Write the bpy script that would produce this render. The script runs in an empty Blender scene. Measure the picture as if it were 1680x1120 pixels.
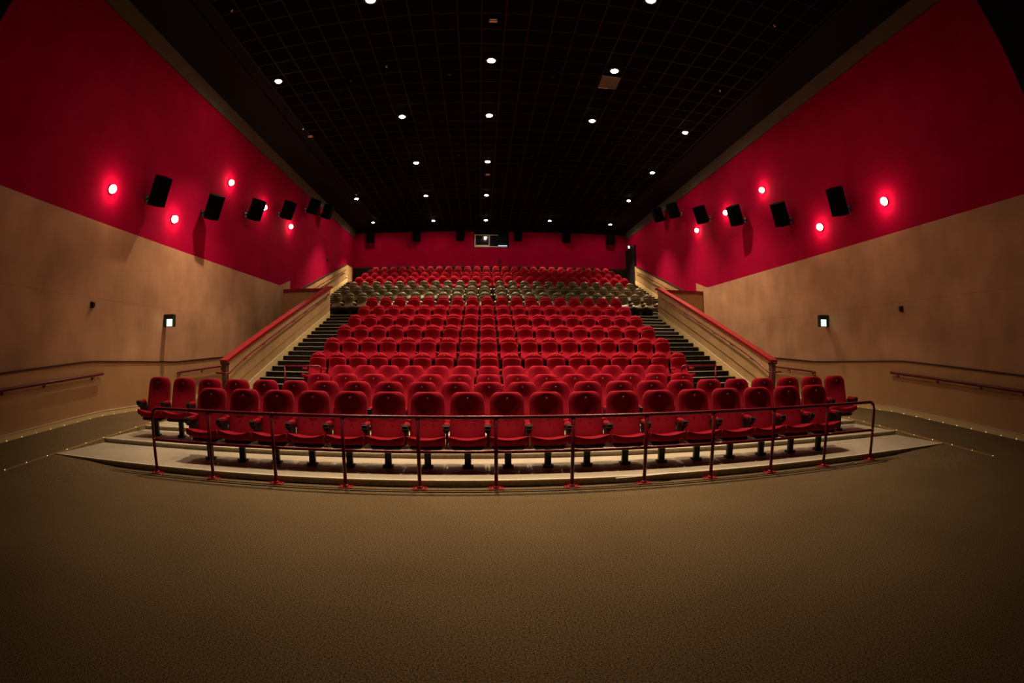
import bpy, math, random
from math import sin, cos, pi, sqrt, radians
random.seed(4)
S = bpy.context.scene
C = S.collection

# ------------------------------------------------------------------ camera, world, exposure
cd = bpy.data.cameras.new('camera'); cam = bpy.data.objects.new('camera', cd); C.objects.link(cam)
cd.type = 'PANO'; cd.panorama_type = 'FISHEYE_EQUISOLID'; cd.fisheye_lens = 16.5; cd.fisheye_fov = pi
cd.sensor_fit = 'HORIZONTAL'; cd.sensor_width = 36; cd.sensor_height = 24
cd.clip_start = 0.02; cd.clip_end = 100
cam.location = (0, 0, 1.669)
cam.rotation_euler = (pi/2 + 0.0247, 0, -0.0621)
S.camera = cam
wd = bpy.data.worlds.new('world'); S.world = wd; wd.use_nodes = True
wd.node_tree.nodes['Background'].inputs[0].default_value = (0.05, 0.03, 0.03, 1)
wd.node_tree.nodes['Background'].inputs[1].default_value = 0.0
S.view_settings.view_transform = 'Standard'; S.view_settings.look = 'None'
S.view_settings.exposure = 0.0; S.view_settings.gamma = 1.0; S.view_settings.use_curve_mapping = False
S.cycles.use_denoising = True
S.cycles.max_bounces = 5; S.cycles.diffuse_bounces = 3
LAMP_W = 2400.0            # each ceiling downlight: reflector beam
LAMP_BEAM = 80            # its width in degrees
SPILL_W = 40.0            # light leaving the bare lens at wide angles
LAMP_COL = (1.0, 0.72, 0.46)

# ------------------------------------------------------------------ materials
def mat(name, col, rough=0.8, metal=0.0, spec=0.3, sheen=0.0, emit=None, es=0.0, noise=None, bump=None, alpha=None):
    m = bpy.data.materials.new(name); m.use_nodes = True
    nt = m.node_tree; b = nt.nodes['Principled BSDF']
    b.inputs['Base Color'].default_value = (*col, 1)
    b.inputs['Roughness'].default_value = rough; b.inputs['Metallic'].default_value = metal
    b.inputs['Specular IOR Level'].default_value = spec
    if sheen:
        b.inputs['Sheen Weight'].default_value = sheen; b.inputs['Sheen Roughness'].default_value = 0.16
        b.inputs['Sheen Tint'].default_value = (1, 0.16, 0.10, 1)
    if emit: b.inputs['Emission Color'].default_value = (*emit, 1); b.inputs['Emission Strength'].default_value = es
    if noise or bump:
        tc = nt.nodes.new('ShaderNodeTexCoord')
    if noise:      # list of (scale, amount, stretch)
        last = None
        for sc, am, st in noise:
            mp = nt.nodes.new('ShaderNodeMapping'); mp.inputs['Scale'].default_value = st
            n = nt.nodes.new('ShaderNodeTexNoise'); n.inputs['Scale'].default_value = sc; n.inputs['Detail'].default_value = 3
            nt.links.new(tc.outputs['Object'], mp.inputs[0]); nt.links.new(mp.outputs[0], n.inputs['Vector'])
            r = nt.nodes.new('ShaderNodeMapRange'); r.inputs['From Min'].default_value = .3; r.inputs['From Max'].default_value = .7
            r.inputs['To Min'].default_value = 1-am; r.inputs['To Max'].default_value = 1+am
            nt.links.new(n.outputs['Fac'], r.inputs['Value'])
            mx = nt.nodes.new('ShaderNodeVectorMath'); mx.operation = 'SCALE'
            if last is None: mx.inputs[0].default_value = col
            else: nt.links.new(last, mx.inputs[0])
            nt.links.new(r.outputs[0], mx.inputs['Scale']); last = mx.outputs[0]
        nt.links.new(last, b.inputs['Base Color'])
    if bump:
        n = nt.nodes.new('ShaderNodeTexNoise'); n.inputs['Scale'].default_value = bump[0]; n.inputs['Detail'].default_value = 2
        nt.links.new(tc.outputs['Object'], n.inputs['Vector'])
        bp = nt.nodes.new('ShaderNodeBump'); bp.inputs['Strength'].default_value = bump[1]; bp.inputs['Distance'].default_value = 0.01
        nt.links.new(n.outputs['Fac'], bp.inputs['Height']); nt.links.new(bp.outputs[0], b.inputs['Normal'])
    return m
I1 = (1, 1, 1)
M = {}
M['velvet'] = mat('red_velvet', (0.245, 0.0028, 0.015), .85, spec=.10, sheen=.55, noise=[(60, .10, I1)], bump=(220, .15))
M['brown'] = mat('brown_leather', (0.085, 0.064, 0.028), .38, spec=.45, sheen=.0, noise=[(30, .10, I1)])
M['black'] = mat('black_plastic', (0.006, 0.0055, 0.0055), .45, spec=.4)
M['blackmat'] = mat('black_paint', (0.010, 0.009, 0.009), .9, spec=.1)
M['chrome'] = mat('chrome_rim', (.6, .6, .55), .25, metal=1)
M['tag'] = mat('number_tag_metal', (.34, .17, .13), .6)
M['redwall'] = mat('red_wall_fabric', (0.34, 0.001, 0.036), .95, spec=.05, noise=[(1.2, .10, (1, 1, 1)), (90, .08, I1)], bump=(150, .2))
M['beige'] = mat('beige_wall_fabric', (0.48, 0.270, 0.158), .95, spec=.05, noise=[(.55, .16, (1, 1, 1.6)), (1.7, .13, (1, 1, .6)), (80, .06, I1)], bump=(150, .2))
M['beige2'] = mat('wainscot_fabric', (0.47, 0.265, 0.128), .95, spec=.05, noise=[(1.5, .08, I1), (80, .08, I1)], bump=(150, .2))
M['panelwood'] = mat('tan_parapet_board', (0.42, 0.27, 0.125), .7, spec=.2, noise=[(2.0, .12, I1), (18, .06, (1, .2, 3))])
M['cream'] = mat('cream_skirting', (0.72, 0.53, 0.25), .5, spec=.3)
M['trim'] = mat('dark_wood_trim', (0.045, 0.014, 0.010), .45, spec=.4)
M['coping'] = mat('red_painted_coping', (0.22, 0.005, 0.008), .38, spec=.5, noise=[(3, .1, I1)])
M['newel'] = mat('brown_red_newel', (0.10, 0.042, 0.028), .4, spec=.4)
M['rail'] = mat('dark_red_gloss_tube', (0.12, 0.003, 0.012), .28, spec=.32)
M['flange'] = mat('red_floor_flange', (0.28, 0.014, 0.02), .4, spec=.4)
M['carpet'] = mat('brown_loop_carpet', (0.128, 0.090, 0.046), .95, spec=.05, noise=[(.7, .10, I1), (80, .75, I1), (200, .55, I1)], bump=(200, .4))
M['stepdark'] = mat('dark_step_carpet', (0.020, 0.016, 0.013), .95, spec=.05, noise=[(90, .3, I1)])
M['vinyl'] = mat('grey_vinyl_tier', (0.36, 0.315, 0.235), .55, spec=.3, noise=[(1.2, .10, (1, 1, 1)), (14, .08, (.3, 1, 1))])
M['riser'] = mat('dark_riser', (0.40, 0.34, 0.23), .8, spec=.2, noise=[(20, .2, I1)])
M['nosing'] = mat('pale_nosing', (0.60, 0.55, 0.42), .4, spec=.4)
M['gold'] = mat('gold_aluminium', (0.60, 0.42, 0.16), .35, metal=.7)
M['ceil'] = mat('black_ceiling_tile', (0.003, 0.0016, 0.0018), .95, spec=.05, noise=[(60, .4, I1)])
M['vent'] = mat('matt_black_ceiling_fitting', (0.0018, 0.0016, 0.0016), .9, spec=.04)
M['grid'] = mat('dark_ceiling_grid', (0.006, 0.003, 0.0035), .6)
M['upper'] = mat('grey_upper_wall', (0.13, 0.12, 0.085), .9, spec=.05, noise=[(3, .1, I1)])
M['lamp'] = mat('lit_downlight', (1, 1, 1), emit=(1, .86, .62), es=130)
M['globe'] = mat('lit_glass_globe', (1, 1, 1), emit=(1, .62, .40), es=28)
M['globecap'] = mat('clear_glass_front', (.85, .9, .85), .1, spec=.6, emit=(1, .95, .8), es=.9)
M['led'] = mat('led_dot', (1, 1, 1), emit=(1, .85, .55), es=1.1)
M['exit'] = mat('lit_exit_face', (1, 1, 1), emit=(.60, 1, .72), es=1.35)
M['exitdark'] = mat('exit_sign_box', (0.012, 0.03, 0.018), .5)
M['orange'] = mat('tan_detector_face', (0.7, 0.33, 0.16), .6, emit=(1, .42, .2), es=.06)
M['glass'] = mat('dark_projection_glass', (0.01, 0.012, 0.02), .08, spec=.5)
M['alu'] = mat('aluminium_frame', (0.42, 0.36, 0.28), .4, metal=.3)
M['blue'] = mat('pale_blue_lit_sill', (0.6, 0.7, 0.85), .5, emit=(.55, .72, .95), es=.55)
M['greyspk'] = mat('speaker_grille', (0.0018, 0.0018, 0.0018), .9, spec=.04)

# ------------------------------------------------------------------ mesh helpers
def mesh(name, vs, fs, m, smooth=False):
    me = bpy.data.meshes.new(name); me.from_pydata(vs, [], fs); me.validate()
    me.materials.append(M[m] if isinstance(m, str) else m)
    if smooth: me.polygons.foreach_set('use_smooth', [True]*len(me.polygons))
    me.update(); return me
def link(name, me, parent=None, loc=None, rz=None):
    o = bpy.data.objects.new(name, me); C.objects.link(o)
    if parent: o.parent = parent
    if loc: o.location = loc
    if rz is not None: o.rotation_euler = (0, 0, rz)
    return o
class MB:
    def __init__(s): s.v = []; s.f = []
    def add(s, vs, fs):
        n = len(s.v); s.v += [tuple(p) for p in vs]; s.f += [tuple(i+n for i in f) for f in fs]; return s
    def box(s, x0, x1, y0, y1, z0, z1):
        if x0 > x1: x0, x1 = x1, x0
        if y0 > y1: y0, y1 = y1, y0
        if z0 > z1: z0, z1 = z1, z0
        return s.add([(x0,y0,z0),(x1,y0,z0),(x1,y1,z0),(x0,y1,z0),(x0,y0,z1),(x1,y0,z1),(x1,y1,z1),(x0,y1,z1)],
              [(0,3,2,1),(4,5,6,7),(0,1,5,4),(1,2,6,5),(2,3,7,6),(3,0,4,7)])
    def cbox(s, x0, x1, y0, y1, z0, z1, c=.01):     # box with chamfered edges
        vs = []; 
        for z, q in ((z0, c), (z0+c, 0), (z1-c, 0), (z1, c)):
            a, b, d, e = x0+q, x1-q, y0+q, y1-q
            vs += [(a+c,d,z),(b-c,d,z),(b,d+c,z),(b,e-c,z),(b-c,e,z),(a+c,e,z),(a,e-c,z),(a,d+c,z)]
        fs = [tuple(range(7, -1, -1)), tuple(range(24, 32))]
        for k in range(3):
            for i in range(8): j = (i+1) % 8; fs.append((k*8+i, k*8+j, k*8+8+j, k*8+8+i))
        return s.add(vs, fs)
    def tube(s, pts, r, n=10, cap=True):
        import mathutils as mu
        P = [mu.Vector(p) for p in pts]; rings = []
        for i, p in enumerate(P):
            d = (P[min(i+1, len(P)-1)] - P[max(i-1, 0)]).normalized()
            up = mu.Vector((0, 0, 1)) if abs(d.z) < .9 else mu.Vector((0, 1, 0))
            a = d.cross(up).normalized(); b = a.cross(d).normalized()
            rings.append([p + a*r*cos(2*pi*k/n) + b*r*sin(2*pi*k/n) for k in range(n)])
        vs = [tuple(q) for R in rings for q in R]; fs = []
        for i in range(len(rings)-1):
            for k in range(n): j = (k+1) % n; fs.append((i*n+k, i*n+n+k, i*n+n+j, i*n+j))
        if cap: fs.append(tuple(range(n))); fs.append(tuple(range((len(rings)-1)*n+n-1, (len(rings)-1)*n-1, -1)))
        return s.add(vs, fs)
    def lathe(s, prof, cx, cy, cz, axis='z', n=16):  # prof = (r, h)
        vs = []; fs = []
        for r, h in prof:
            for k in range(n):
                a = 2*pi*k/n; p = (r*cos(a), r*sin(a), h)
                if axis == 'x': p = (p[2], p[0], p[1])
                if axis == '-x': p = (-p[2], p[0], -p[1])
                vs.append((cx+p[0], cy+p[1], cz+p[2]))
        for i in range(len(prof)-1):
            for k in range(n): j = (k+1) % n; fs.append((i*n+k, i*n+j, i*n+n+j, i*n+n+k))
        fs.append(tuple(range(n-1, -1, -1))); fs.append(tuple(range((len(prof)-1)*n, len(prof)*n)))
        return s.add(vs, fs)
    def prism(s, poly, axis, a, b):                  # poly in the other two coordinates
        n = len(poly); put = {'x': lambda p, t: (t, p[0], p[1]), 'y': lambda p, t: (p[0], t, p[1]), 'z': lambda p, t: (p[0], p[1], t)}[axis]
        vs = [put(p, a) for p in poly] + [put(p, b) for p in poly]
        fs = [tuple(range(n-1, -1, -1)), tuple(range(n, 2*n))] + [(i, (i+1) % n, n+(i+1) % n, n+i) for i in range(n)]
        return s.add(vs, fs)
    def me(s, name, m, smooth=False): return mesh(name, s.v, s.f, m, smooth)
def obj(name, mb, m, parent=None, smooth=False, loc=None, rz=None): return link(name, mb.me(name, m, smooth), parent, loc, rz)
def struct(name, mb, m, parent=None, smooth=False):
    o = obj(name, mb, m, parent, smooth)
    if parent is None: o['kind'] = 'structure'
    return o
def thing(name, label, cat, loc=(0,0,0), rz=0, group=None):
    o = bpy.data.objects.new(name, None); C.objects.link(o); o.empty_display_size = .1
    o.location = loc; o.rotation_euler = (0, 0, rz); o['label'] = label; o['category'] = cat
    if group: o['group'] = group
    return o
def pad(w, yf, yb, z0, z1, nu=8, nv=10, p=4, q=6):
    """upholstered panel: half-width w(z), front y yf(u,z), back y yb(u,z); thickness dies away at the rim"""
    def pt(u, z, s):
        v = 2*(z-z0)/(z1-z0)-1
        t = (max(0, 1-abs(u)**p))**(1/p) * (max(0, 1-abs(v)**q))**(1/q)
        mid = (yf(u, z)+yb(u, z))/2; return (u*w(z), mid + s*(yb(u, z)-yf(u, z))/2*t, z)
    us = [sin(pi/2*(2*i/nu-1)) for i in range(nu+1)]; us = us[:1]+[-.994]+us[1:-1]+[.994]+us[-1:]; nu += 2
    zs = [z0+(z1-z0)*(0.5-0.5*cos(pi*(j/nv)))*.45 + (z1-z0)*(j/nv)*.55 for j in range(nv+1)]; L = z1-z0; zs = zs[:1]+[z0+L*.001, z0+L*.008]+zs[1:-1]+[z1-L*.008, z1-L*.001]+zs[-1:]; nv += 4
    vs = []; idx = {}
    for s in (-1, 1):
        for j, z in enumerate(zs):
            for i, u in enumerate(us):
                rim = i in (0, nu) or j in (0, nv)
                if s == 1 and rim: idx[s, j, i] = idx[-1, j, i]
                else: idx[s, j, i] = len(vs); vs.append(pt(u, z, s))
    fs = []
    for j in range(nv):
        for i in range(nu):
            a, b, c, d = (idx[-1, j, i], idx[-1, j, i+1], idx[-1, j+1, i+1], idx[-1, j+1, i]); fs.append((a, b, c, d))
            a, b, c, d = (idx[1, j, i], idx[1, j, i+1], idx[1, j+1, i+1], idx[1, j+1, i]); fs.append((d, c, b, a))
    return vs, fs
def swap_pad(vs, y_top):       # (x, thickness, length) -> (x, -length, height)
    return [(x, -z, y_top - y) for x, y, z in vs]

# ------------------------------------------------------------------ room frame
XC, YC = 0.4746, -17.075            # room axis, centre of the seating arcs
WL, WR = -8.38, 9.32                # side wall faces
CZ = 9.55                           # ceiling
YB = 29.0                           # back wall
def arc_pt(R, s): a = s/R; return XC+R*sin(a), YC+R*cos(a), a
def arc_y(Yc, x): R = Yc-YC; return YC+sqrt(R*R-(x-XC)**2)
def sx(side, d): return XC + side*d
def smooth01(t): t = max(0, min(1, t)); return t*t*(3-2*t)
def ramp_z(y):
    if y < 3.3: return 0
    if y < 7.3: return .06*(y-3.3)
    if y < 10.6: return .24
    return .24+.05*(y-10.6)

# floor: flat carpet with the ramps rising beside the lowest tiers
mb = MB(); xs = sorted([WL-.3 + i*(WR-WL+.6)/60 for i in range(61)]+[XC-7.075, XC-7.055, XC+7.055, XC+7.075]); ys = [-4+.15*j for j in range(0, 154)]
for y in ys:
    for x in xs:
        d = abs(x-XC); z = ramp_z(y)*smooth01((d-5.6)/1.4)
        if d < 7.06 and y > arc_y(5.67, x): z = min(z, .05)      # stays under the tiers
        mb.v.append((x, y, z if y < 18 else -.3))
nx = len(xs)
for j in range(len(ys)-1):
    for i in range(nx-1): mb.f.append((j*nx+i, j*nx+i+1, (j+1)*nx+i+1, (j+1)*nx+i))
struct('floor', mb, 'carpet', smooth=True)

# seating tiers ------------------------------------------------------
def tier(name, Y0, Y1, half, z, zb=-.3, mtop='vinyl', mrise='riser', nose=True, curved=(True, True)):
    ey = lambda Yc, x: arc_y(Yc, x) if curved[0 if Yc == Y0 else 1] else Yc
    x0, x1 = XC-half, XC+half; n = 40; mb = MB(); vs = []
    for Yc in (Y0, Y1):
        for i in range(n+1):
            x = x0+(x1-x0)*i/n; vs.append((x, ey(Yc, x)))
    top = MB(); top.add([(x, y, z) for x, y in vs] + [(x, y, zb) for x, y in vs], [])
    N = n+1; T = lambda k, i, l: l*2*N + k*N + i
    for i in range(n):
        top.f.append((T(0,i,0), T(0,i+1,0), T(1,i+1,0), T(1,i,0)))
    top.f.append((T(0,0,0), T(1,0,0), T(1,0,1), T(0,0,1))); top.f.append((T(0,n,0), T(0,n,1), T(1,n,1), T(1,n,0)))
    me = top.me(name, mtop)
    o = link(name, me); o['kind'] = 'structure'
    r = MB()
    for i in range(n+1):
        x = x0+(x1-x0)*i/n; y = ey(Y0, x); r.v += [(x, y+.002, z-.001), (x, y+.002, zb)]
    for i in range(n): r.f.append((2*i, 2*i+1, 2*i+3, 2*i+2))
    obj('riser', r, mrise, o)
    if nose:
        s = MB()
        for i in range(n+1):
            x = x0+(x1-x0)*i/n; y = ey(Y0, x); s.v += [(x, y-.012, z+.004), (x, y+.03, z+.004), (x, y-.012, z-.018)]
        for i in range(n): s.f += [(3*i, 3*i+3, 3*i+4, 3*i+1), (3*i, 3*i+2, 3*i+5, 3*i+3)]
        obj('nosing', s, 'nosing' if mtop == 'vinyl' else 'stepdark', o)
    return o
RAILY = 5.57
tier('tier_slab', 5.67, 6.92, 7.07, .085)
tier('tier_slab', 6.92, 8.15, 7.07, .155)
tier('tier_slab', 8.15, 9.40, 7.07, .225)
tier('tier_slab', 9.40, 10.76, 6.80, .35, curved=(True, False))
FL = {1: .085, 2: .155, 3: .225, 4: .35, 5: .64, 6: 1.07, 7: 1.50, 8: 1.93, 9: 2.37, 10: 2.82, 11: 3.12, 12: 3.56, 13: 3.98, 14: 4.47, 15: 4.89, 16: 5.28, 17: 5.64}
RY = {1: 6.616, 2: 7.844, 3: 9.074, 4: 10.532, 5: 11.875, 6: 13.077, 7: 14.314, 8: 15.528, 9: 16.796, 10: 18.019, 11: 19.27, 12: 20.50, 13: 21.78, 14: 23.05, 15: 24.30, 16: 25.52, 17: 26.76}
for k in range(5, 11):
    tier('tier_slab', RY[k]-1.12, RY[k]+.11, 5.17, FL[k], mtop='stepdark', mrise='stepdark', nose=False, curved=(False, False))
for k in range(11, 18):
    tier('tier_slab', RY[k]-1.15, RY[k]+.10, 6.9, FL[k], mtop='stepdark', mrise='stepdark', nose=False, curved=(False, False))
mb = MB().box(WL, WR, 27.2, YB, 4.5, 5.92); o = struct('floor_walkway', mb, 'stepdark')

# front edge: two dark carpet seams and a gold strip with LED dots on each ramp
for yy in (5.44, 5.52):
    s = MB()
    for i in range(61):
        x = -5.9+i*12.9/60; y = arc_y(yy, x); s.v += [(x, y-.012, .004), (x, y+.012, .004), (x, y-.012, -.01), (x, y+.012, -.01)]
    for i in range(60): s.f += [(4*i, 4*i+4, 4*i+5, 4*i+1), (4*i, 4*i+2, 4*i+6, 4*i+4), (4*i+1, 4*i+5, 4*i+7, 4*i+3)]
    struct('trim_1' if yy < 5.5 else 'trim_2', s, 'stepdark')
ball = MB().lathe([(.0005, -.008), (.007, -.004), (.008, 0), (.006, .005), (.0005, .008)], 0, 0, 0, n=6).me('led_dot', 'led')
for side, nm in ((-1, 'left'), (1, 'right')):
    x = sx(side, 7.1); s = MB(); ypts = [3.3+.25*i for i in range(18)]
    for y in ypts: z = ramp_z(y); s.v += [(x-.02, y, z+.012), (x+.02, y, z+.012), (x-.02, y, z-.02), (x+.02, y, z-.02)]
    for i in range(len(ypts)-1): s.f += [(4*i, 4*i+1, 4*i+5, 4*i+4), (4*i, 4*i+4, 4*i+6, 4*i+2), (4*i+1, 4*i+3, 4*i+7, 4*i+5)]
    s.f.append((0, 2, 3, 1))
    o = struct('trim_3' if side < 0 else 'trim_4', s, 'gold')
    for i in range(9): link('led_dot', ball, o, (x, 3.34+.5*i, ramp_z(3.34+.5*i)+.016))

# side walls ---------------------------------------------------------
def trim_z(y):
    if y < 7.1: return 1.22+(y-4.36)*.0705
    if y < 10.6: return 1.413-(y-7.1)*.012
    return 1.371+(y-10.6)*.045
def strip_poly(y0, y1, lo, hi, n=24):
    ys = [y0+(y1-y0)*i/n for i in range(n+1)]
    return ys, [lo(y) if callable(lo) else lo for y in ys], [hi(y) if callable(hi) else hi for y in ys]
def wall_strip(name, side, face, d0, d1, y0, y1, lo, hi, m, parent=None, n=24):
    """a board lying on a side wall: from depth d0 (into the wall) to d1 (towards the room)"""
    ys, l, h = strip_poly(y0, y1, lo, hi, n); s = MB(); xa, xb = face-side*d1, face+side*d0
    for y, a, b in zip(ys, l, h): s.v += [(xa, y, a), (xa, y, b), (xb, y, a), (xb, y, b)]
    for i in range(n):
        k = 4*i; q = [(k, k+1, k+5, k+4), (k+1, k+3, k+7, k+5), (k, k+4, k+6, k+2)]
        s.f += q if side > 0 else [t[::-1] for t in q]
    e = 4*n; s.f += [(0, 2, 3, 1), (e, e+1, e+3, e+2)] if side > 0 else [(1, 3, 2, 0), (e+2, e+3, e+1, e)]
    o = obj(name, s, m, parent)
    if parent is None: o['kind'] = 'structure'
    return o
YF = 2.12
for side, nm, face in ((-1, 'left', WL), (1, 'right', WR)):
    w = MB().box(face+side*.05, face+side*.3, YF, YB+.3, -.3, CZ+.1)
    wall = struct('wall_'+nm, w, 'blackmat')
    wb = MB().box(face-side*.12, face+side*.3, -5, YF, -.3, CZ+.1); o = struct('wall_%s_front' % nm, wb, 'blackmat')
    g = .0015
    wall_strip('wainscot_panel', side, face, .05, .02, YF, 18.1, lambda y: ramp_z(y)-.05, trim_z, 'beige2', wall, 60)
    wall_strip('fabric_panel', side, face, .05, 0, YF, 18.1, lambda y: trim_z(y)+.01, 2.75-g, 'beige', wall, 60)
    hi = lambda y: 4.38 if y < 17.7 else 4.38+(y-17.7)*.315
    wall_strip('fabric_panel', side, face, .05, 0, YF, 18.81, 2.75+g, hi, 'beige', wall, 100)
    wall_strip('fabric_panel', side, face, .05, -.004, YF, YB, 4.2, 6.0-g, 'redwall', wall)
    wall_strip('fabric_panel', side, face, .05, -.004, YF, YB, 6.0+g, 7.55-g, 'redwall', wall)
    wall_strip('fabric_panel', side, face, .05, -.004, YF, YB, 7.55+g, 9.02, 'redwall', wall)
    wall_strip('upper_panel', side, face, .05, -.01, YF, YB, 9.05, CZ, 'upper', wall)
    wall_strip('trim_%d' % (5 if side < 0 else 6), side, face, .03, .045, YF, 18.1, lambda y: trim_z(y)-.012, lambda y: trim_z(y)+.018, 'trim', None, 60)
    bb = wall_strip('baseboard_'+nm, side, face, .03, .05, YF, 18.0, lambda y: ramp_z(y)-.02, lambda y: ramp_z(y)+.105, 'cream', None, 60)
    wall_strip('top_edge', side, face, .03, .056, YF, 18.0, lambda y: ramp_z(y)+.105, lambda y: ramp_z(y)+.113, 'nosing', bb, 60)
    for i in range(20):
        y = 3.5+.43*i; link('led_dot', ball, bb, (face-side*.058, y, ramp_z(y)+.012))

    # parapet between side passage and stairs
    PX = sx(side, 6.67); PO = sx(side, 6.80)
    ctop = lambda y: 1.44+.350*(y-10.05)
    p = MB().prism([(10.05, -.2), (18.1, -.2), (18.1, ctop(18.1)), (10.05, ctop(10.05))], 'x', min(PX, PO), max(PX, PO))
    par = struct('wall_parapet_'+nm, p, 'panelwood')
    cp = MB(); a, b = min(sx(side, 6.62), sx(side, 6.85)), max(sx(side, 6.62), sx(side, 6.85))
    cp.prism([(9.93, ctop(9.93)), (18.12, ctop(18.12)), (18.28, ctop(18.12)), (18.28, ctop(18.12)+.07), (18.05, ctop(18.12)+.07), (9.93, ctop(9.93)+.065)], 'x', a, b)
    cop = struct('trim_%d' % (7 if side < 0 else 8), cp, 'coping')
    edge = MB().prism([(9.92, ctop(9.93)+.01), (18.0, ctop(18.0)+.01), (18.0, ctop(18.0)+.028), (9.92, ctop(9.93)+.028)], 'x', sx(side, 6.625), sx(side, 6.634)); obj('edge_bead', edge, 'rail', cop)
    nw = MB().cbox(min(PX, PO)-.0, max(PX, PO)-.0, 9.93, 10.09, .2, ctop(9.93)-.005, .012); obj('newel_post', nw, 'newel', par)
    nw = MB().box(min(PX, PO)-.02, max(PX, PO)+.02, 9.90, 10.10, ctop(9.93)-.045, ctop(9.93)-.004); obj('post_cap', nw, 'trim', par)
    # stringer, groove
    st = lambda y: .845+.350*(y-11.07)
    f0 = PX; f1 = PX-side*.03
    wl = MB().prism([(10.12, .2), (18.05, 2.6), (18.05, st(18.05)), (10.12, st(10.12))], 'x', f0+side*.02, f1); obj('stringer', wl, 'cream', par)
    wl = MB().prism([(10.12, st(10.12)), (18.05, st(18.05)), (18.05, st(18.05)+.014), (10.12, st(10.12)+.014)], 'x', f0+side*.02, f1-side*.006); obj('stringer_edge', wl, 'nosing', par)
    gz = lambda y: .995+.3525*(y-10.75)
    if side < 0:
        wl = MB().prism([(10.3, gz(10.3)), (18.05, gz(18.05)), (18.05, gz(18.05)+.016), (10.3, gz(10.3)+.016)], 'x', f0, f0-side*.008); obj('light_channel', wl, 'gold', par)
    else:
        wl = MB().prism([(10.3, gz(10.3)), (18.05, gz(18.05)), (18.05, gz(18.05)+.008), (10.3, gz(10.3)+.008)], 'x', f0, f0-side*.006); obj('light_channel', wl, 'gold', par)
        bd = MB(); nb = 96
        for i in range(nb):
            y = 10.3+7.7*i/nb; z = gz(y)+.006; bd.cbox(f0-.016, f0+.0, y-.018, y+.018, z-.014, z+.016, .004)
        o = obj('channel_bead', bd, 'trim', par); o['kind'] = 'stuff'
    # bridge over the passage at the top of the parapet
    br = MB().box(min(face, PO), max(face, PO), 18.16, 18.40, 2.7, 4.16); o = struct('wall_bridge_'+nm, br, 'beige2')
    br = MB().box(min(face, PO)+0*.02, max(face, PO), 18.10, 18.46, 4.16, 4.27); obj('coping', br, 'coping', o)
    br = MB().box(min(face, PO), max(face, PO), 19.6, 19.7, -.3, 2.7); o = struct('wall_passage_'+nm, br, 'stepdark')
    br = MB().box(min(face, PO), max(face, PO), 18.4, 19.7, 2.45, 2.52); o = struct('slab_passage_'+nm, br, 'stepdark')
    # upper sloping panel on the wall
    ut = lambda y: 6.89+.345*(y-26.87)
    un = lambda y: 5.80+.36*(y-26.8)
    up = MB().prism([(18.45, un(18.45)-.25), (27.3, un(27.3)-.1), (28.25, un(27.3)-.1), (28.25, ut(27.1)), (26.95, ut(26.95)), (18.45, ut(18.45))] if side < 0 else
                    [(18.45, un(18.45)-.25), (27.0, un(27.0)-.1), (27.0, ut(27.0)), (18.45, ut(18.45))], 'x', face-side*.13, face+side*.02)
    upo = struct('wall_upper_panel_'+nm, up, 'panelwood')
    y1 = 27.2 if side < 0 else 26.95
    e = MB().prism([(18.5, ut(18.5)-.005), (y1-.2, ut(y1-.2)-.005), (y1-.2, ut(y1-.2)+.03), (18.5, ut(18.5)+.03)], 'x', face-side*.15, face+side*.02); obj('top_edge', e, 'trim', upo)
    e = MB().prism([(18.5, un(18.5)-.2), (y1, un(y1)-.1), (y1, un(y1)+.16), (18.5, un(18.5)+.16)], 'x', face-side*.16, face+side*.02); obj('stringer', e, 'cream', upo)
    e = MB().prism([(18.5, un(18.5)+.55), (y1-.4, un(y1-.4)+.55), (y1-.4, un(y1-.4)+.57), (18.5, un(18.5)+.57)], 'x', face-side*.14, face+side*.02); obj('light_channel', e, 'gold', upo)
    # handrail helper
    def handrail(label, pts, parent_wall_x, group=None, brk=None, r=.02, top_end=None):
        t = thing('handrail', label, 'handrail', pts[0], 0, group)
        rel = [tuple(p[i]-pts[0][i] for i in range(3)) for p in pts]
        obj('rail_tube', MB().tube(rel, r, 10), 'rail', t, True)
        for (bx, by, bz) in brk:
            b = MB().tube([(bx-pts[0][0], by-pts[0][1], bz-pts[0][2]-.0), (bx-pts[0][0], by-pts[0][1], bz-pts[0][2]-.06), (parent_wall_x-pts[0][0], by-pts[0][1], bz-pts[0][2]-.07)], .01, 6)
            b.lathe([(.03, -.005), (.03, .008)], parent_wall_x-side*.004-pts[0][0], by-pts[0][1], bz-pts[0][2]-.07, 'x', 10)
            obj('bracket', b, 'black', t)
        return t
    hx = face-side*.11
    hz = lambda y: .945+(y-4.29)*.0655
    ys = [2.5+i*.4 for i in range(13)]+[7.42]
    handrail('dark red tube handrail on the %s-hand wall beside the open floor' % nm, [(hx, y, hz(y)) for y in ys], face-side*.018, 'wall handrails',
             [(hx, y, hz(y)) for y in (3.2, 4.35, 5.55, 7.1)] if side < 0 else [(hx, y, hz(y)) for y in (3.4, 4.6, 5.9, 7.2)], r=.030)
    hz2 = lambda y: 1.09+(y-10.5)*.046
    handrail('short dark red handrail on the %s wall, just behind the newel post' % nm, [(hx, 10.5, hz2(10.5)-.12), (hx, 10.5, hz2(10.5)-.02), (hx, 10.56, hz2(10.5))]+[(hx, y, hz2(y)) for y in (11.5, 12.5, 13.5, 15, 16.5)], face-side*.018, 'wall handrails',
             [(hx, y, hz2(y)) for y in (10.7, 11.9, 13.1, 14.6)], r=.030)
    h3x = PX-side*.09; h3 = lambda y: 1.50+.3525*(y-10.75)
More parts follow.
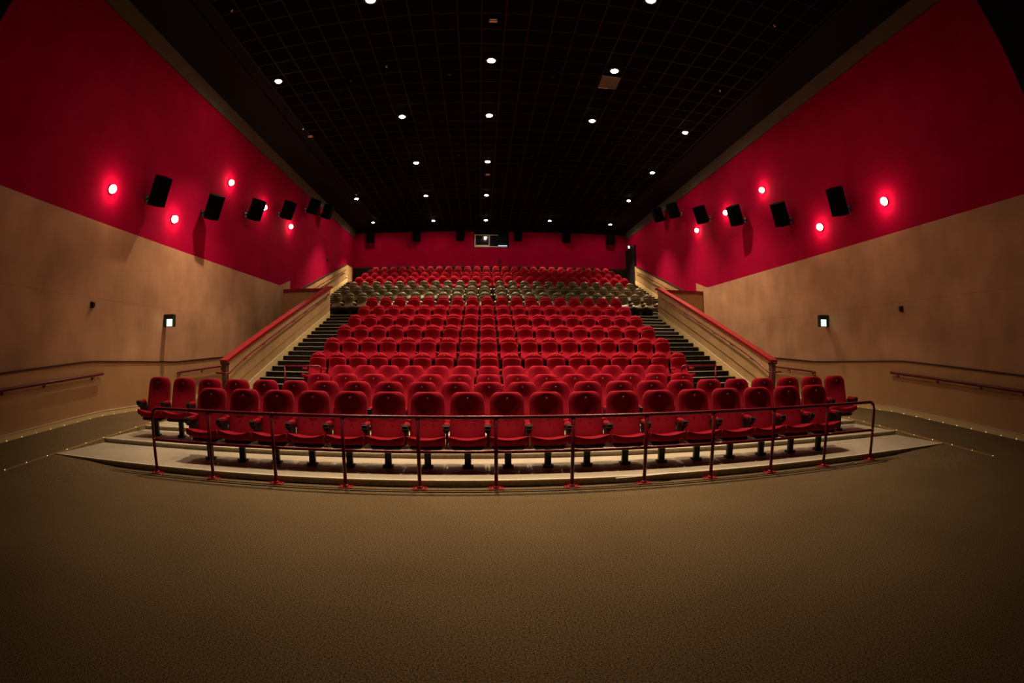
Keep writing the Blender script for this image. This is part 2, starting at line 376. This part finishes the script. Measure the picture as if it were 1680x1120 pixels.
    pts = [(sx(side, 6.93), 9.86, 1.155), (PX, 9.86, 1.155), (h3x, 9.90, 1.155), (h3x, 10.0, 1.17), (h3x, 10.12, 1.225), (h3x, 10.75, 1.50)]+[(h3x, y, h3(y)) for y in (11.5, 12.5, 13.5, 14.5, 15.5, 16.5, 17.6)]+[(h3x, 17.7, h3(17.7)), (PX, 17.75, h3(17.7))]
    handrail('long glossy red handrail along the %s stair parapet, sloping up' % nm, pts, PX, 'stair handrails', [(h3x, y, h3(y)) for y in (10.9, 12.0, 13.1, 14.2, 15.3, 16.4, 17.4)])
    h4x = face-side*.22; h4 = lambda y: 6.70+.345*(y-27.05)
    handrail('high red handrail on the %s upper stair panel near the back' % nm, [(h4x, y, h4(y)) for y in (19.2, 21, 23, 25, 26.6)], face-side*.13, 'stair handrails', [(h4x, y, h4(y)) for y in (20, 22, 24, 26)])

    # stairs
    sc = thing('aisle_staircase', 'dark %s-hand aisle staircase with pale nosings, between seats and parapet' % nm, 'staircase', (0, 0, 0), 0, 'aisle staircases')
    ia, ib = sorted((sx(side, 5.19), sx(side, 6.625)))
    for i in range(19):
        y = 10.53+.415*i; z = .547+.1445*i
        obj('step', MB().box(ia, ib, y, y+.42, (z-.25) if i else .3, z), 'stepdark', sc)
        obj('nosing', MB().box(ia, ib, y-.012, y+.028, z-.008, z+.006), 'nosing', sc)
    sc = thing('aisle_staircase', 'upper %s-hand staircase beside the brown seats, narrow dark steps' % nm, 'staircase', (0, 0, 0), 0, 'aisle staircases')
    ia, ib = sorted((sx(side, 6.91), sx(side, 8.67)))
    for i in range(19):
        y = 27.25-.45*(i+1); z = un(y)
        obj('step', MB().box(ia, ib, y, y+.455, z-.2, z), 'stepdark', sc)
        obj('nosing', MB().box(ia, ib, y-.012, y+.03, z-.008, z+.006), 'nosing', sc)
    # guard rail beside the fourth/fifth row
    gx0, gx1 = sx(side, 5.23), sx(side, 4.27)
    t = thing('guard_rail', 'low dark red guard rail at the foot of the %s stairs' % nm, 'railing', (gx0, 10.46, .35), 0, 'stair guard rails')
    q = gx1-gx0
    obj('top_tube', MB().tube([(0, 0, .985), (q*.93, 0, 1.0), (q*.985, 0, .985), (q, 0, .94), (q, 0, .30)], .022, 8), 'rail', t, True)
    obj('post', MB().tube([(0, 0, 0), (0, 0, 1.0)], .022, 8), 'rail', t, True)

# back wall ----------------------------------------------------------
wb = struct('wall_back', MB().box(WL-.3, WR+.3, YB+.03, YB+.3, -.3, CZ+.1), 'blackmat')
obj('fabric_panel', MB().box(WL, -.62, YB, YB+.03, 7.1, 9.36), 'redwall', wb)
obj('fabric_panel', MB().box(-.612, 1.60, YB, YB+.03, 7.1, 8.30), 'redwall', wb)
obj('fabric_panel', MB().box(1.608, WR, YB, YB+.03, 7.1, 9.36), 'redwall', wb)
obj('wainscot_panel', MB().box(WL, WR, YB-.01, YB+.03, 5.9, 7.03), 'stepdark', wb)
obj('wainscot_rail', MB().box(WL, WR, YB-.03, YB, 7.03, 7.11), 'trim', wb)
win = struct('window_1', MB().box(-.56, 1.52, YB-.005, YB+.028, 8.34, 9.20), 'blackmat')
fr = MB()
fr.box(-.58, -.50, YB-.06, YB, 8.34, 9.16); fr.box(.34, .385, YB-.05, YB, 8.40, 9.12); fr.box(-.58, .93, YB-.07, YB, 8.32, 8.385); fr.box(-.58, .93, YB-.05, YB, 9.10, 9.14); fr.box(.93, 1.52, YB-.03, YB, 8.32, 8.36)
obj('frame', fr, 'alu', win)
obj('sill', MB().box(-.50, .34, YB-.04, YB, 8.385, 8.46), 'alu', win)
obj('pane', MB().box(-.50, .34, YB-.02, YB, 8.46, 9.10), 'glass', win); obj('pane', MB().box(.385, 1.5, YB-.02, YB, 8.385, 9.10), 'glass', win)
obj('lit_strip', MB().box(.93, 1.49, YB-.05, YB, 8.385, 8.455), 'blue', win)
# doorway at the back of the right wall
dr = struct('door_1', MB().box(WR-.10, WR+.02, 27.05, 28.75, 5.85, 8.25), 'blackmat')
for k, (y, z) in enumerate([(27.08, 7.05), (28.72, 7.05)]):
    obj('door_frame', MB().box(WR-.14, WR+.02, y-.05, y+.05, 5.85, 8.3), 'black', dr)
sg = thing('exit_sign', 'tiny lit exit sign over the black doorway at the back right', 'exit sign', (WR-.1, 27.9, 8.33))
obj('sign_box', MB().cbox(-.16, .1, -.06, .06, -.12, .12, .01), 'exitdark', sg)
obj('lit_face', MB().box(-.15, -.03, -.068, -.06, -.09, .09), 'exit', sg)

# ceiling -------------------------------------------------------------
ceil = struct('ceiling', MB().box(WL-.3, WR+.3, -5, YB+.3, CZ+.05, CZ+.2), 'blackmat')
obj('border_panel', MB().box(WL-.01, -6.92, -5, YB+.03, CZ+.0, CZ+.06), 'blackmat', ceil)
obj('border_panel', MB().box(7.98, WR+.01, -5, YB+.03, CZ+.0, CZ+.06), 'blackmat', ceil)
TX, TY = .5728, .646; GX0, GY0 = -.742, 9.944
tile = MB().box(.012, TX-.012, .012, TY-.012, 0, .03).me('ceiling_tile', 'ceil')
i0, i1 = -10, 15; j0 = -4
cells = [(i, j) for j in range(j0, 30) for i in range(i0, i1)]
rest = MB(); count = 0
for (i, j) in cells:
    x, y = GX0+i*TX, GY0+j*TY
    if y+TY > YB: continue
    dz = random.uniform(-.002, .003)
    if count < 300: link('tile', tile, ceil, (x, y, CZ+dz)); count += 1
    else: rest.box(x+.012, x+TX-.012, y+.012, y+TY-.012, CZ+dz, CZ+.03+dz)
for j in range(-24, j0):
    for i in range(i0, i1):
        x, y = GX0+i*TX, GY0+j*TY; rest.box(x+.012, x+TX-.012, y+.012, y+TY-.012, CZ, CZ+.03)
o = obj('tile_field', rest, 'ceil', ceil); o['kind'] = 'stuff'
g = MB()
for i in range(i0, i1+1): x = GX0+i*TX; g.box(x-.012, x+.012, -5, YB, CZ-.006, CZ+.02)
for j in range(-23, 30): y = GY0+j*TY; g.box(GX0+i0*TX, GX0+i1*TX, y-.012, y+.012, CZ-.006, CZ+.02)
obj('grid_bars', g, 'grid', ceil)['kind'] = 'stuff'

# downlights
LP = [(-2.5,7.35),(0.11,7.4),(3.34,7.0),(-5.72,10.11),(.10,9.97),(3.3,10.05),(-2.61,12.99),(.11,13.03),(3.35,13.05),(6.6,13.06),(-2.65,16.84),(.11,16.8),(6.78,16.94),
      (-6.12,20.86),(-2.72,20.82),(.11,20.8),(6.91,20.72),(-6.26,25.12),(-2.8,25.09),(.11,25.01),(3.64,24.89),(7.16,25.08)]
kf = (CZ-1.669)/(9-1.669)
ring = MB().lathe([(.17, .0), (.175, -.02), (.15, -.045), (.12, -.05), (.115, -.02)], 0, 0, 0, n=20).me('trim_ring', 'black', True)
lens = MB().lathe([(.095, -.028), (.095, -.05), (.07, -.062), (.03, -.068)], 0, 0, 0, n=16).me('lens', 'lamp', True)
rowname = {0: 'first', 1: 'second', 2: 'third', 3: 'fourth', 4: 'fifth', 5: 'sixth'}
rows_l = {}
for (x, y) in LP:
    k = min(range(6), key=lambda q: abs([7.3, 10.05, 13.05, 16.85, 20.8, 25.05][q]-y)); rows_l.setdefault(k, []).append((x, y))
ORD = ['first', 'second', 'third', 'fourth', 'fifth', 'sixth', 'seventh', 'eighth', 'ninth', 'tenth', 'eleventh', 'twelfth', 'thirteenth', 'fourteenth', 'fifteenth', 'sixteenth', 'seventeenth', 'eighteenth', 'nineteenth', 'twentieth', 'twenty-first', 'twenty-second', 'twenty-third', 'twenty-fourth', 'twenty-fifth', 'twenty-sixth']
for k, lst in rows_l.items():
    for n_, (x, y) in enumerate(sorted(lst)):
        rn = 'row nearest the back wall' if k == 5 else ('row nearest the camera' if k == 0 else '%s ceiling row from the camera' % rowname[k])
        t = thing('ceiling_downlight', 'bright round ceiling downlight, %s from the left in the %s' % (ORD[n_], rn), 'light', (x*kf, y*kf, CZ), 0, 'ceiling downlights')
        link('trim_ring', ring, t); link('lens', lens, t)
        ld = bpy.data.lights.new('downlight_lamp', 'SPOT'); ld.energy = LAMP_W; ld.color = LAMP_COL; ld.spot_size = radians(LAMP_BEAM); ld.spot_blend = 1.0; ld.shadow_soft_size = .06
        lw = bpy.data.lights.new('downlight_spill', 'SPOT'); lw.energy = SPILL_W; lw.color = LAMP_COL; lw.spot_size = radians(174); lw.spot_blend = .3; lw.shadow_soft_size = .06
        lo = bpy.data.objects.new('downlight_spill', lw); C.objects.link(lo); lo.parent = t; lo.location = (0, 0, -.13)
        lo = bpy.data.objects.new('downlight_lamp', ld); C.objects.link(lo); lo.parent = t; lo.location = (0, 0, -.13)
# ceiling speakers, small boxes, sprinklers
cs = MB().lathe([(.23, 0), (.24, -.012), (.21, -.02), (.12, -.008), (.05, -.02), (.01, -.022)], 0, 0, 0, n=20).me('speaker_ring', 'vent', True)
cc = MB().lathe([(.05, -.018), (.04, -.035), (.01, -.04)], 0, 0, 0, n=12).me('cone', 'black', True)
for r_, yy in ((0, 10.65), (1, 16.18), (2, 22.0)):
    for n_, xx in enumerate((-3.7, -.98, 1.75, 4.34)):
        t = thing('ceiling_speaker', 'round black ceiling speaker, %s from the left in the %s row' % (ORD[n_], ['near', 'middle', 'far'][r_]), 'speaker', (xx*kf, yy*kf, CZ), 0, 'round ceiling speakers')
        link('speaker_ring', cs, t); link('cone', cc, t)
for lab, xx, yy in (('small tan box on the ceiling above the front row of seats', .10, 8.31), ('small tan box on the ceiling by the left wall', -6.0, 13.85), ('small tan box on the ceiling over the middle of the hall', .13, 18.2)):
    t = thing('emergency_light', lab, 'light', (xx*kf, yy*kf, CZ), 0, 'small ceiling boxes')
    obj('housing', MB().cbox(-.12, .12, -.05, .05, -.05, 0, .008), 'black', t)
    obj('face', MB().box(-.085, .085, -.054, -.05, -.045, -.005).box(-.09, .09, -.03, .03, -.056, -.05), 'orange', t)
for lab, xx, yy in (('tiny ceiling sprinkler near the left wall above the open floor', -5.64, 6.74), ('tiny ceiling sprinkler near the right wall above the open floor', 6.36, 6.72), ('tiny ceiling sprinkler by the right wall, in front of a downlight', 6.49, 10.13), ('tiny ceiling sprinkler left of the centre', -2.6, 10.1), ('tiny ceiling sprinkler beside the tan box near the left wall', -6.05, 13.2)):
    t = thing('sprinkler', lab, 'sprinkler', (xx*kf, yy*kf, CZ), 0, 'ceiling sprinklers')
    obj('stem', MB().lathe([(.03, 0), (.03, -.008), (.01, -.012), (.01, -.05)], 0, 0, 0, n=8), 'chrome', t); obj('deflector', MB().lathe([(.028, -.05), (.03, -.056)], 0, 0, 0, n=8), 'chrome', t)
# one pale tile hanging a little below the others
t = thing('loose_ceiling_tile', 'pale ceiling tile hanging open beside a bright downlight', 'ceiling tile', (3.05*kf, 10.36*kf, CZ-.03))
obj('panel', MB().add([(0, 0, 0), (TX*.96, 0, 0), (TX*.96, TY*.95, -.05), (0, TY*.95, -.05), (0, 0, .015), (TX*.96, 0, .015), (TX*.96, TY*.95, -.035), (0, TY*.95, -.035)],
    [(0,3,2,1),(4,5,6,7),(0,1,5,4),(1,2,6,5),(2,3,7,6),(3,0,4,7)]), M['upper'], t)
obj('edge_rail', MB().box(0, TX*.5, TY*.95-.02, TY*.95, -.06, -.05), 'nosing', t)

# wall sconces ---------------------------------------------------------
plate = {}
def sconce(side, y, z, lab):
    face = WL if side < 0 else WR
    t = thing('wall_sconce', lab, 'wall light', (face, y, z), 0, 'round wall lamps')
    ax = 'x' if side < 0 else '-x'
    obj('back_plate', MB().lathe([(.11, -.01), (.12, .012), (.11, .03), (.05, .035)], 0, 0, 0, ax, 16), 'chrome', t, True)
    obj('globe', MB().lathe([(.075, .03), (.10, .055), (.105, .085)], 0, 0, 0, ax, 18), 'globe', t, True)
    obj('glass_front', MB().lathe([(.105, .085), (.10, .12), (.08, .15), (.04, .17), (.004, .175)], 0, 0, 0, ax, 18), 'globecap', t, True)
    ld = bpy.data.lights.new('sconce_lamp', 'POINT'); ld.energy = 20; ld.color = (1, .55, .33); ld.shadow_soft_size = .05
    lo = bpy.data.objects.new('sconce_lamp', ld); C.objects.link(lo); lo.parent = t; lo.location = (-side*.27, 0, 0)
for side, nm in ((-1, 'left'), (1, 'right')):
    for k, (y, z) in enumerate(((7.2, 5.17), (9.95, 5.13), (12.77, 7.11), (15.52, 7.05), (18.24, 7.0))):
        sconce(side, y, z, 'glowing round wall lamp on the %s red wall, %s from the screen end' % (nm, ORD[k]))

# surround speakers ------------------------------------------------------
def cabinet():
    # body in local coords: front towards +x, z up
    h, d, w = .355, .19, .26
    poly = [(-d, -w*.6), (d, -w), (d+.11, 0), (d, w), (-d, w*.6)]
    b = MB().prism(poly, 'z', -h, h)
    g = MB().prism([(d+.004, -w*.9), (d+.116, 0), (d+.004, w*.9), (d+.014, w*.9), (d+.126, 0), (d+.014, -w*.9)], 'z', -h*.92, h*.92)
    return b.me('cabinet', 'black'), g.me('grille', 'greyspk')
M['spk'] = mat('black_speaker_box', (0.0018, 0.0016, 0.0016), .9, spec=.04)
cab, gri = cabinet(); cab.materials[0] = M['spk']
lpos = [(8.64, 5.50), (11.38, 5.85), (14.19, 6.56), (16.98, 7.36), (19.88, 8.4), (21.9, 8.75)]
def speaker(lab, loc, rot, arm_to, grp):
    t = thing('wall_speaker', lab, 'speaker', loc, 0, grp)
    for nme, me_ in (('cabinet', cab), ('grille', gri)):
        o = link(nme, me_, t); o.rotation_euler = rot
    ax, ay = arm_to
    a = MB().tube([(ax*.35, ay*.35, -.12), (ax*.7, ay*.7, -.16), (ax, ay, -.16)], .022, 6)
    a.box(*( (ax-.01, ax+.01, ay-.06, ay+.06) if abs(ax) > abs(ay) else (ax-.06, ax+.06, ay-.01, ay+.01)), -.26, -.06)
    obj('bracket', a, 'black', t)
for side, nm in ((-1, 'left'), (1, 'right')):
    for k, (y, z) in enumerate(lpos):
        x = -7.98 if side < 0 else 8.92
        rz = radians(-32 if side < 0 else 180+32)
        speaker('black wall speaker on the %s wall, %s from the screen end' % (nm, ORD[k]), (x, y, z), (0, radians(26), rz), ((WL if side < 0 else WR)-x, 0.0), 'black surround speakers')
for k, (px_, zz) in enumerate(((-7.2, 9.0), (-4.2, 9.0), (-1.45, 9.02), (2.15, 9.02), (5.2, 9.0), (8.1, 9.0))):
    speaker('black speaker high on the back wall, %s from the left' % ORD[k], (px_, YB-.38, zz), (0, radians(15), -pi/2), (0, .38), 'back wall speakers')

# exit signs on the side walls, small dark wall boxes
for side, nm, y, z in ((-1, 'left', 10.0, 2.43), (1, 'right', 10.0, 2.48)):
    face = WL if side < 0 else WR
    t = thing('exit_sign', 'green-white lit exit sign projecting from the beige %s wall' % nm, 'exit sign', (face, y, z), 0, 'side wall exit signs')
    i = -side
    obj('sign_box', MB().cbox(min(0, i*.36), max(0, i*.36), -.05, .09, -.15, .17, .01), 'exitdark', t)
    obj('lit_face', MB().box(min(i*.13, i*.34), max(i*.13, i*.34), -.058, -.05, -.14, .045), 'exit', t)
    t = thing('wall_sensor', 'small black sensor box on the beige %s wall' % nm, 'sensor', (face, 7.08, 2.60), 0, 'small wall sensors')
    obj('housing', MB().cbox(min(0, i*.09), max(0, i*.09), -.045, .045, -.055, .055, .012), 'black', t)
    obj('mount', MB().cbox(min(0, i*.02), max(0, i*.02), -.055, .055, -.07, .065, .004), 'trim', t)
t = thing('wall_sensor', 'tiny black sensor on the far red left wall near the ceiling', 'sensor', (WL, 23.6, 6.55))
obj('housing', MB().cbox(0, .08, -.04, .04, -.07, .07, .012), 'black', t)
t = thing('wall_sensor', 'tiny dark fitting on the back wall above the top row', 'sensor', (1.0, YB, 7.4))
obj('housing', MB().cbox(-.07, .07, -.1, 0, -.1, .1, .012), 'black', t)
t = thing('step_light', 'small glowing step light at the top of the left upper panel', 'light', (WL+.13, 26.98, 6.2))
obj('housing', MB().cbox(-.01, .03, -.10, .10, -.03, .03, .004), 'chrome', t); obj('lens', MB().box(.03, .036, -.09, .09, -.02, .02), M['led'], t)

# front guard rail --------------------------------------------------------
t = thing('front_guard_rail', 'long curved dark red tubular guard rail in front of the first row', 'railing', (0, 0, 0))
R = RAILY-YC; s0, ds = -5.005, .9369
def rp(s, z): x, y, a = arc_pt(R, s); return (x, y, z)
s1 = s0+ds*11
top = [rp(s0, .46), rp(s0, .80), rp(s0+.02, .86), rp(s0+.08, .90)] + [rp(s0+.08+(s1-s0-.16)*i/60, .90) for i in range(1, 60)] + [rp(s1-.08, .90), rp(s1-.02, .86), rp(s1, .80), rp(s1, .46)]
obj('top_rail', MB().tube(top, .0235, 12), 'rail', t, True)
for i in range(11):
    obj('mid_rail', MB().tube([rp(s0+ds*i+.02+(ds-.04)*k/6, .475) for k in range(7)], .02, 10), 'rail', t, True)
for i in range(12):
    zt = .50 if i in (0, 11) else .885
    obj('post', MB().tube([rp(s0+ds*i, .0), rp(s0+ds*i, zt)], .0235, 12), 'rail', t, True)
    x, y, a = arc_pt(R, s0+ds*i)
    f = MB().cbox(-.095, .095, -.055, .055, 0, .016, .006); f.lathe([(.04, .014), (.036, .035), (.026, .045)], 0, 0, 0, n=12)
    for bx in (-.07, .07): f.lathe([(.012, .014), (.012, .026)], bx, 0, 0, n=6)
    obj('floor_flange', f, 'flange', t, loc=(x, y, 0), rz=-a)
# loose nosing strip on the lowest tier, towards the right
t = thing('loose_edge_strip', 'loose pale metal edge strip along the lowest tier, right of centre', 'metal strip', (0, 0, 0))
s = MB(); n = 12
for i in range(n+1):
    x = 1.66+i*.75/n; y = arc_y(5.60+.05*i/n, x); s.v += [(x, y-.02, .088+.01*i/n), (x, y+.01, .088+.012*i/n), (x, y-.02, .080+.01*i/n), (x, y+.01, .080+.01*i/n)]
for i in range(n): s.f += [(4*i, 4*i+4, 4*i+5, 4*i+1), (4*i, 4*i+2, 4*i+6, 4*i+4), (4*i+1, 4*i+5, 4*i+7, 4*i+3), (4*i+2, 4*i+3, 4*i+7, 4*i+6)]
obj('strip', s, 'nosing', t)

# ------------------------------------------------------------------ seats
def sup(z0, w0, z1, w1, r, cut):
    """half-width that tapers from w0 to w1 and is rounded off over the last r of height"""
    def f(z):
        w = w0+(w1-w0)*smooth01((z-z0)/(z1-z0)); d = z1-z
        if d < r: q = (r-d)/r; w -= cut*(1-sqrt(max(0, 1-q**2.2)))
        return w
    return f
BASE = lambda z: -.175+.19*(z-.36)/.67
def yprof_a(u, z):
    # front of the padded back: lumbar swells forward, head area hollow and curling forward above it
    t = (z-.36)/.67; c = max(0, 1-u*u)**1.4
    y = BASE(z) - .065*(1-smooth01((t-.02)/.60))*(.5+.5*c)
    y -= .085*c*smooth01((t-.58)/.56)
    return y - .008*u*u
vs, fs = pad(sup(.36, .248, 1.03, .240, .14, .115), yprof_a, lambda u, z: BASE(z)+.055, .36, 1.03, 14, 18, 7, 18); backA = mesh('backrest', vs, fs, 'velvet', True)
vs, fs = pad(sup(.30, .244, 1.015, .236, .14, .115), lambda u, z: BASE(z)+.050, lambda u, z: BASE(z)+.092, .30, 1.015, 8, 10, 8, 14); shellA = mesh('back_shell', vs, fs, 'black', True)
# high back with separate domed head pad
def yprof_b(u, z):
    t = (z-.36)/.525; c = max(0, 1-u*u)**1.2
    return BASE(z) - .08*(1-smooth01((t-.05)/.60))*(.5+.5*c) + .02*smooth01((t-.30)/.25) - .24*smooth01((t-.46)/.74)*(.35+.65*c) - .006*u*u
vs, fs = pad(sup(.36, .248, .885, .228, .10, .045), yprof_b, lambda u, z: BASE(z)+.06, .36, .885, 12, 16, 7, 20)
vs = [(x, y, z + .022*max(0, 1-(x/.24)**2)*smooth01((z-.70)/.18)) for x, y, z in vs]
bodyB = mesh('backrest', vs, fs, 'velvet', True)
def dome(z0, z1, w): return lambda z: w*sqrt(max(0.0, 1-max(0, (z-z0)/(z1-z0)-.12)**2.2/.88**2.2)) + .002
def headf(z0, z1): return lambda u, z: BASE(z) + .02 + .03*u*u - .075*smooth01((z-z0-.03)/((z1-z0)*.62))
vs, fs = pad(dome(.80, 1.035, .225), headf(.80, 1.035), lambda u, z: BASE(z)+.08-.02*u*u, .80, 1.035, 10, 14, 7, 14)
headB = mesh('headrest', vs, fs, 'velvet', True)
vs, fs = pad(sup(.36, .245, .90, .238, .07, .03), yprof_b, lambda u, z: BASE(z)+.06, .36, .90, 12, 16, 7, 20)
bodyBr = mesh('backrest', vs, fs, 'brown', True)
vs, fs = pad(dome(.82, 1.085, .236), headf(.82, 1.085), lambda u, z: BASE(z)+.08-.02*u*u, .82, 1.085, 10, 14, 7, 14)
headBr = mesh('headrest', vs, fs, 'brown', True)
def cushion(m, hw=.262):
    # designed as an upright pad (front face = sitting surface), then laid down; the front edge is raised and dished
    f = lambda u, z: -.060*abs(u)**2.2*(.3+.7*(z-.06)/.52) - .055*(z-.06)/.52
    b = lambda u, z: .12 - .10*smooth01((z-.30)/.28) - .03*abs(u)**2.2
    vs, fs = pad(lambda z: hw-.02*(1-(z-.06)/.52), f, b, .06, .575, 12, 12, 12, 18)
    return mesh('seat_cushion', swap_pad(vs, .395), fs, m, True)
cushA = cushion('velvet'); cushBr = cushion('brown')
under = MB().cbox(-.22, .22, -.48, -.12, .29, .34, .02).me('seat_pan', 'black')
arm = MB().cbox(-.037, .037, -.41, -.17, .575, .632, .014)
armA = arm.me('armrest', 'velvet', False); armBr = MB().cbox(-.042, .042, -.44, -.06, .585, .650, .02).me('armrest', mat('pale_arm_pad', (.55, .40, .24), .35, spec=.5))
cup = MB().cbox(-.045, .045, -.485, -.40, .545, .622, .01); cup.cbox(-.030, .030, -.455, -.40, .515, .546, .008)
cupA = cup.me('cup_holder', 'black')
rim = MB(); 
for x0, x1, y0, y1 in ((-.045, .045, -.490, -.482), (-.045, .045, -.396, -.390), (-.048, -.042, -.49, -.39), (.042, .048, -.49, -.39)): rim.box(x0, x1, y0, y1, .622, .630)
rim.box(-.040, .040, -.491, -.484, .570, .579); rim.box(-.043, -.034, -.491, -.484, .570, .624); rim.box(.034, .043, -.491, -.484, .570, .624)
rimA = rim.me('cup_rim', 'chrome')
supm = MB().cbox(-.011, .011, -.40, -.10, .34, .58, .004); supA = supm.me('arm_support', 'black')
ped = MB().cbox(-.045, .045, -.30, -.22, .02, .335, .008).me('pedestal', 'black')
bas = MB().cbox(-.075, .075, -.335, -.185, 0, .028, .01)
for bx in (-.055, .055): bas.lathe([(.012, .026), (.012, .04)], bx, -.31, 0, n=6)
basA = bas.me('base_plate', 'black'); 
lip = MB().tube([(-.075, -.27, .034), (-.07, -.33, .034), (-.03, -.345, .036), (.03, -.345, .036), (.07, -.33, .034), (.075, -.27, .034)], .006, 6).me('base_lip', 'chrome')
tagm = MB().cbox(-.014, .014, -.004, .004, -.014, .014, .003).me('number_tag', 'tag')

def seat(name, kind, loc, rz, label, group, full, hw, last, width=1.0):
    t = thing(name, label, 'seat', loc, rz, group)
    def p(nme, me_, sxx=width, dx=0, dz=0, dy=0):
        o = link(nme, me_, t, (dx, dy, dz)); o.scale = (sxx, 1, 1); return o
    if kind == 'A': p('backrest', backA); p('back_shell', shellA)
    elif kind == 'B': p('backrest', bodyB); p('headrest', headB)
    else: p('backrest', bodyBr); p('headrest', headBr)
    p('seat_cushion', cushBr if kind == 'C' else cushA, hw/.28)
    if kind != 'A' or full:
        tg = p('number_tag', tagm, 1, 0, .945 if kind == 'A' else .975, -.080 if kind == 'A' else -.066)
    for dx in ([-hw, hw] if last else [-hw]):
        a = p('armrest', armBr if kind == 'C' else armA, 1, dx, .0)
        if full:
            c = link('cup_holder', cupA, a); link('cup_rim', rimA, a)
        if full or kind == 'C': p('arm_support', supA, 1, dx)
    if full:
        p('seat_pan', under); pd = p('pedestal', ped, 1); link('base_plate', basA, pd); link('base_lip', lip, pd)
    return t
SP = .56
rn = {1: 'front row', 2: 'second row', 3: 'third row', 4: 'fourth row', 5: 'fifth row', 6: 'sixth row', 7: 'seventh row', 8: 'eighth row', 9: 'ninth row', 10: 'tenth row',
      11: 'lowest brown row', 12: 'middle brown row', 13: 'highest brown row', 14: 'row just above the brown', 15: 'second row above the brown', 16: 'third row above the brown', 17: 'topmost row'}
for k in range(1, 18):
    if k <= 3:
        R = RY[k]-YC; s_, n = {1: (-4.616, 18), 2: (-6.534, 24), 3: (-3.727, 14)}[k]
        pos = [arc_pt(R, s_+SP*i) for i in range(n)]; hw = .28
    else:
        if k == 4: xs_ = [-3.28+.5685*i for i in range(14)]; hw = .284
        elif k <= 10: xs_ = [-4.38+.5676*i for i in range(18)]; hw = .284
        elif k <= 13: xs_ = [-6.27+.577*i for i in range(12)]+[.787+.577*i for i in range(12)]; hw = .2885
        else: xs_ = [-6.34+.5435*i for i in range(26)]; hw = .272
        pos = [(x, RY[k], 0) for x in xs_]
    kind = 'A' if k <= 4 else ('C' if 11 <= k <= 13 else 'B')
    nm = {'A': 'cinema_seat', 'B': 'high_back_seat', 'C': 'premium_seat'}[kind]
    desc = {'A': 'flat-topped red velvet seat', 'B': 'red seat with domed headrest', 'C': 'brown seat with domed headrest'}[kind]
    for i, (x, y, a) in enumerate(pos):
        if i == 0: wh = 'left end of'
        elif i == len(pos)-1: wh = 'right end of'
        elif i < len(pos)/2: wh = '%s from left in' % ORD[i]
        else: wh = '%s from right in' % ORD[len(pos)-1-i]
        seat(nm, kind, (x, y, FL[k]), -a, '%s, %s %s' % (desc, wh, rn[k]), 'seats in the '+rn[k], k <= 3, hw, i == len(pos)-1 or (kind == 'C' and i == 11), {'A': 1.0, 'B': hw/.28, 'C': .93}[kind])
